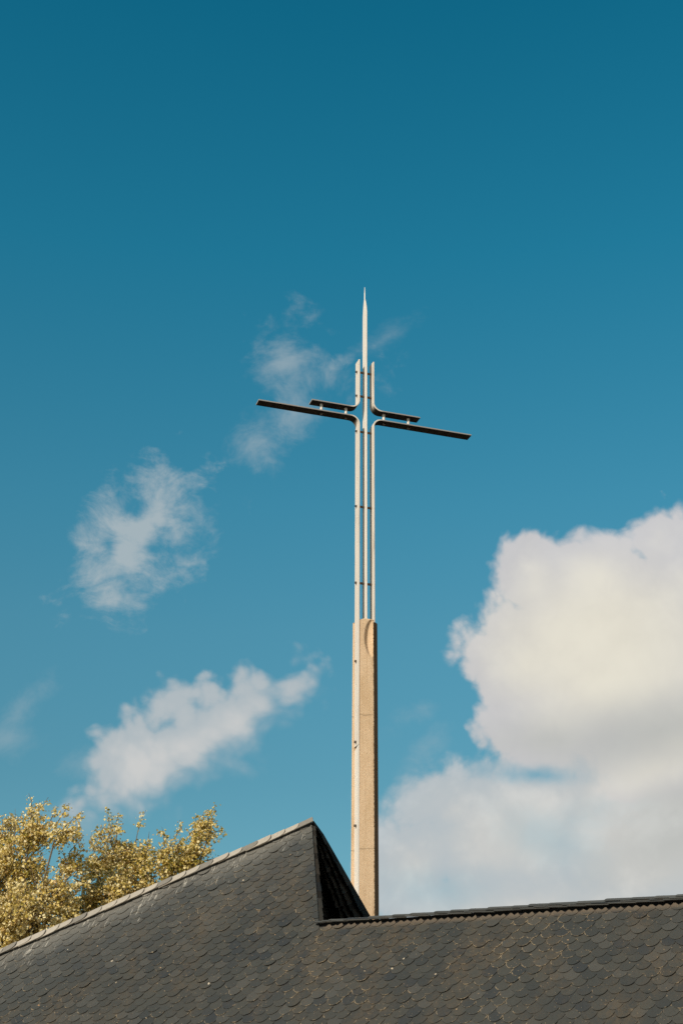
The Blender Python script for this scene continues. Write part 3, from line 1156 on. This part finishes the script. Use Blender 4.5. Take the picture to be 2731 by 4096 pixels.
# cloud field: flat coordinates around a fixed heading in the north sky, 25 degrees up
CD = wn.vmath('DOT_PRODUCT', D, tuple(F))
cx = wn.math('DIVIDE', wn.vmath('DOT_PRODUCT', D, tuple(R)), CD)
cy = wn.math('DIVIDE', wn.vmath('DOT_PRODUCT', D, tuple(U)), CD)
cmb = wn.new('ShaderNodeCombineXYZ')
wn.l.new(wn.math('MULTIPLY', cx, 5.5), cmb.inputs[0])
wn.l.new(wn.math('MULTIPLY', cy, 5.5), cmb.inputs[1])
P = cmb.outputs[0]
front = wn.math('GREATER_THAN', CD, 0.35)
rear = wn.smooth(CD, 0.45, 0.0)


def blob(x, y, rx, ry, rot=0.0):
    """distance-like field of one ellipse, positive inside"""
    q = wn.mapping(P, ((x - 1365) / 1000, (2048 - y) / 1000, 0), (0, 0, rad(rot)), (rx / 1000, ry / 1000, 1), 'TEXTURE')
    ln = wn.vmath('LENGTH', q)
    return wn.math('MULTIPLY', wn.math('SUBTRACT', 1.0, ln), min(rx, ry) / 1000)


def union(items, soft=0.05):
    r_ = None
    for it in items:
        f_ = blob(*it)
        r_ = f_ if r_ is None else wn.math('SMOOTH_MAX', r_, f_, soft)
    return r_


warp = wn.vmath('SUBTRACT', wn.noise(P, 1.8, 3, 0.5, color=True), (0.5, 0.5, 0.5))
Pw = wn.vmath('ADD', P, wn.vmath('MULTIPLY', warp, (0.22, 0.22, 0.0)))
bil1 = wn.voronoi(Pw, 4.2, 3.0, 0.52, 'SMOOTH_F1', 0.35)     # cauliflower heads
bil = wn.math('SUBTRACT', 0.62, bil1)
fb = wn.math('SUBTRACT', wn.noise(Pw, 3.0, 7, 0.6), 0.5)
fine = wn.math('SUBTRACT', wn.noise(Pw, 11.0, 5, 0.62), 0.5)
low = wn.math('SUBTRACT', wn.noise(P, 1.3, 3, 0.5), 0.5)


def wsum(*terms, bias=0.0):
    r_ = None
    for t_, k_ in terms:
        q_ = wn.math('MULTIPLY', t_, k_)
        r_ = q_ if r_ is None else wn.math('ADD', r_, q_)
    return wn.math('ADD', r_, bias) if bias else r_


# the big cumulus on the right
bigc = union([(2625, 2165, 150, 165), (2400, 2330, 290, 235), (2140, 2310, 165, 190), (2560, 2600, 600, 440),
              (2105, 2660, 270, 220), (2230, 2890, 330, 195), (2750, 2900, 560, 300)], 0.04)
bilm0 = wn.math('SUBTRACT', 0.55, wn.voronoi(Pw, 8.0, 2.0, 0.5, 'SMOOTH_F1', 0.3))
bigf = wsum((bigc, 1.0), (bil, 0.13), (fb, 0.13), (bilm0, 0.02), (fine, 0.055), bias=0.065)
hole1 = wn.smooth(wsum((blob(2150, 3100, 170, 38, -3), 1.0), (fb, 0.12), (fine, 0.05)), -0.03, 0.045, 0.0, 0.85)
hole1 = wn.math('SUBTRACT', 1.0, hole1)
big_a = wn.math('MULTIPLY', wn.smooth(bigf, -0.02, 0.05), hole1)
# softer layer underneath
lowc = union([(1810, 3240, 220, 160, 0), (1660, 3450, 210, 190, 20), (2080, 3340, 500, 290, 8), (2620, 3300, 580, 420), (2250, 3700, 800, 270)], 0.08)
hole = union([(2190, 3350, 190, 85, -20), (2330, 3270, 90, 40, 20), (1760, 3560, 160, 60)], 0.03)
lowf = wsum((lowc, 1.0), (bil, 0.12), (fb, 0.22), (fine, 0.06), bias=0.075)
hol = wn.math('MULTIPLY', wn.smooth(wsum((hole, 1.0), (fb, 0.25), (fine, 0.06)), -0.09, 0.12), 0.32)
low_a = wn.math('MULTIPLY', wn.smooth(lowf, -0.035, 0.06, 0, 0.96), wn.math('SUBTRACT', 1.0, hol))
low_a = wn.math('MULTIPLY', low_a, hole1)
# the slanted small cumulus left of the mast
midc = union([(600, 3040, 310, 180, 38), (850, 2920, 270, 165, 30), (720, 2870, 140, 125), (1020, 2810, 140, 120, 20), (1150, 2775, 135, 70, 35), (510, 3150, 150, 95, 35)], 0.05)
bilm = wn.math('SUBTRACT', 0.55, wn.voronoi(Pw, 6.5, 2.0, 0.5, 'SMOOTH_F1', 0.3))
midf = wsum((bilm, 0.14), (midc, 1.0), (bil, 0.04), (fb, 0.13), (fine, 0.07), bias=0.072)
ylo = wn.smooth(wsum((wn.vmath('DOT_PRODUCT', P, (0.52, -0.85, 0)), 1.0), (fb, 0.4)), 0.42, 0.64)   # 1 on the frayed lower right side
mid_hi = wn.math('MULTIPLY_ADD', ylo, 0.17, 0.055)
mid_a = wn.math('MULTIPLY', wn.smooth(midf, -0.04, mid_hi), 0.90)
# thin torn wisps
Ps = wn.mapping(wn.vmath('ADD', P, wn.vmath('MULTIPLY', warp, (0.5, 0.5, 0))), rot=(0, 0, rad(-40)), scale=(1.0, 2.0, 1))
wz = wn.math('SUBTRACT', wn.noise(Ps, 3.2, 8, 0.6), 0.5)
wr = wn.math('SUBTRACT', wn.noise(Pw, 6.5, 7, 0.62), 0.5)
w1c = union([(560, 2160, 300, 200, 58), (470, 2330, 150, 100, 20), (700, 2010, 150, 110, 45)], 0.06)
w1h = wn.smooth(union([(540, 2040, 80, 50, 50), (650, 2190, 70, 110, 0), (440, 2190, 40, 60, 0)], 0.03), -0.02, 0.06, 0.0, 0.13)
w1 = wn.math('MULTIPLY', wn.smooth(wsum((w1c, 1.0), (w1h, -0.9), (wz, 0.46), (wr, 0.42), bias=0.01), -0.05, 0.18), 0.78)
w2c = union([(1160, 1400, 120, 110, 60), (1260, 1510, 150, 65, 10), (1110, 1710, 170, 100, 45), (1180, 1590, 70, 40)], 0.05)
w2 = wn.math('MULTIPLY', wn.smooth(wsum((w2c, 1.0), (wz, 0.36), (wr, 0.48), bias=-0.015), -0.08, 0.19), 0.52)
w3c = union([(1530, 1360, 60, 16, 35), (1420, 1410, 50, 16, 30), (90, 2830, 110, 38, 45), (380, 3040, 90, 50, 20), (310, 3290, 160, 70, 0), (1690, 3000, 90, 36, 45), (1640, 2870, 60, 24, 30), (30, 2960, 90, 50, 0)], 0.03)
w3 = wn.math('MULTIPLY', wn.smooth(wsum((w3c, 1.0), (wz, 0.14), (wr, 0.16)), -0.04, 0.10), 0.34)

# lighting of the clouds: creamy body, lilac thin rims, grey undersides
core = wn.smooth(bigf, 0.02, 0.36)
shade = wn.smooth(wsum((union([(2640, 2920, 420, 120, 12), (2700, 3330, 330, 170, 30), (2200, 2960, 220, 70, 0)], 0.05), 1.0), (low, 0.25), (fb, 0.12)), -0.10, 0.14)
warm = wn.smooth(wsum((union([(2350, 2600, 420, 300), (2600, 3080, 300, 80, 20)], 0.05), 1.0), (low, 0.3)), -0.15, 0.25)
kk = 1.0 / SKY_STRENGTH


def C_(r_, g_, b_):
    f_ = lambda v_: ((v_ / 255 + 0.055) / 1.055) ** 2.4 * kk
    return (f_(r_), f_(g_), f_(b_))


cc = wn.mix(core, C_(200, 200, 202), C_(222, 219, 209))
cc = wn.mix(wn.math('MULTIPLY', warm, 0.8), cc, C_(226, 221, 205))
cc = wn.mix(wn.math('MULTIPLY', shade, 0.85), cc, C_(182, 184, 181))
relief = wn.smooth(wsum((bil, 0.15), (fb, 0.8), (low, 0.8)), -0.25, 0.25, 0.95, 1.04)
cc = wn.mix(1.0, cc, wn.mix(0.0, relief, relief), 'MULTIPLY')
lowcol = wn.mix(wn.smooth(lowf, 0.02, 0.3), C_(190, 198, 202), C_(214, 212, 207))
lowcol = wn.mix(wn.math('MULTIPLY', shade, 0.55), lowcol, C_(186, 188, 184))
lrel = wn.smooth(wsum((bil, 0.4), (fb, 0.9), (fine, 0.3)), -0.25, 0.25, 0.92, 1.05)
lowcol = wn.mix(1.0, lowcol, wn.mix(0.0, lrel, lrel), 'MULTIPLY')
midcol = wn.mix(wn.smooth(midf, 0.02, 0.24), C_(180, 188, 192), C_(210, 208, 205))
wcol = C_(180, 189, 192)

res = skyc
for a_, c_ in ((w3, wcol), (w2, wcol), (w1, wcol), (mid_a, midcol), (low_a, lowcol), (big_a, cc)):
    res = wn.mix(wn.math('MULTIPLY', a_, front), res, c_)
res = wn.mix(wn.math('MULTIPLY', rear, wn.smooth(wn.noise(D, 2.2, 4, 0.55), 0.42, 0.6, 0.05, 0.75)), res, C_(196, 176, 158))  # unseen warm clouds behind the camera, added to neutralise the ambient fill
wn.l.new(sky.outputs[0] if SKY_PLAIN else res, bg.inputs['Color'])

# ------------------------------------------------------------------ render settings
scene.render.engine = 'CYCLES'
scene.view_settings.view_transform = 'Standard'
scene.view_settings.look = 'None'
scene.view_settings.exposure = 0
scene.view_settings.gamma = 1
scene.cycles.max_bounces = 4
scene.cycles.diffuse_bounces = 3
scene.cycles.glossy_bounces = 2
scene.cycles.transmission_bounces = 2
scene.cycles.use_denoising = False
scene.cycles.use_adaptive_sampling = True
scene.cycles.adaptive_threshold = 0.015
scene.cycles.adaptive_min_samples = 6
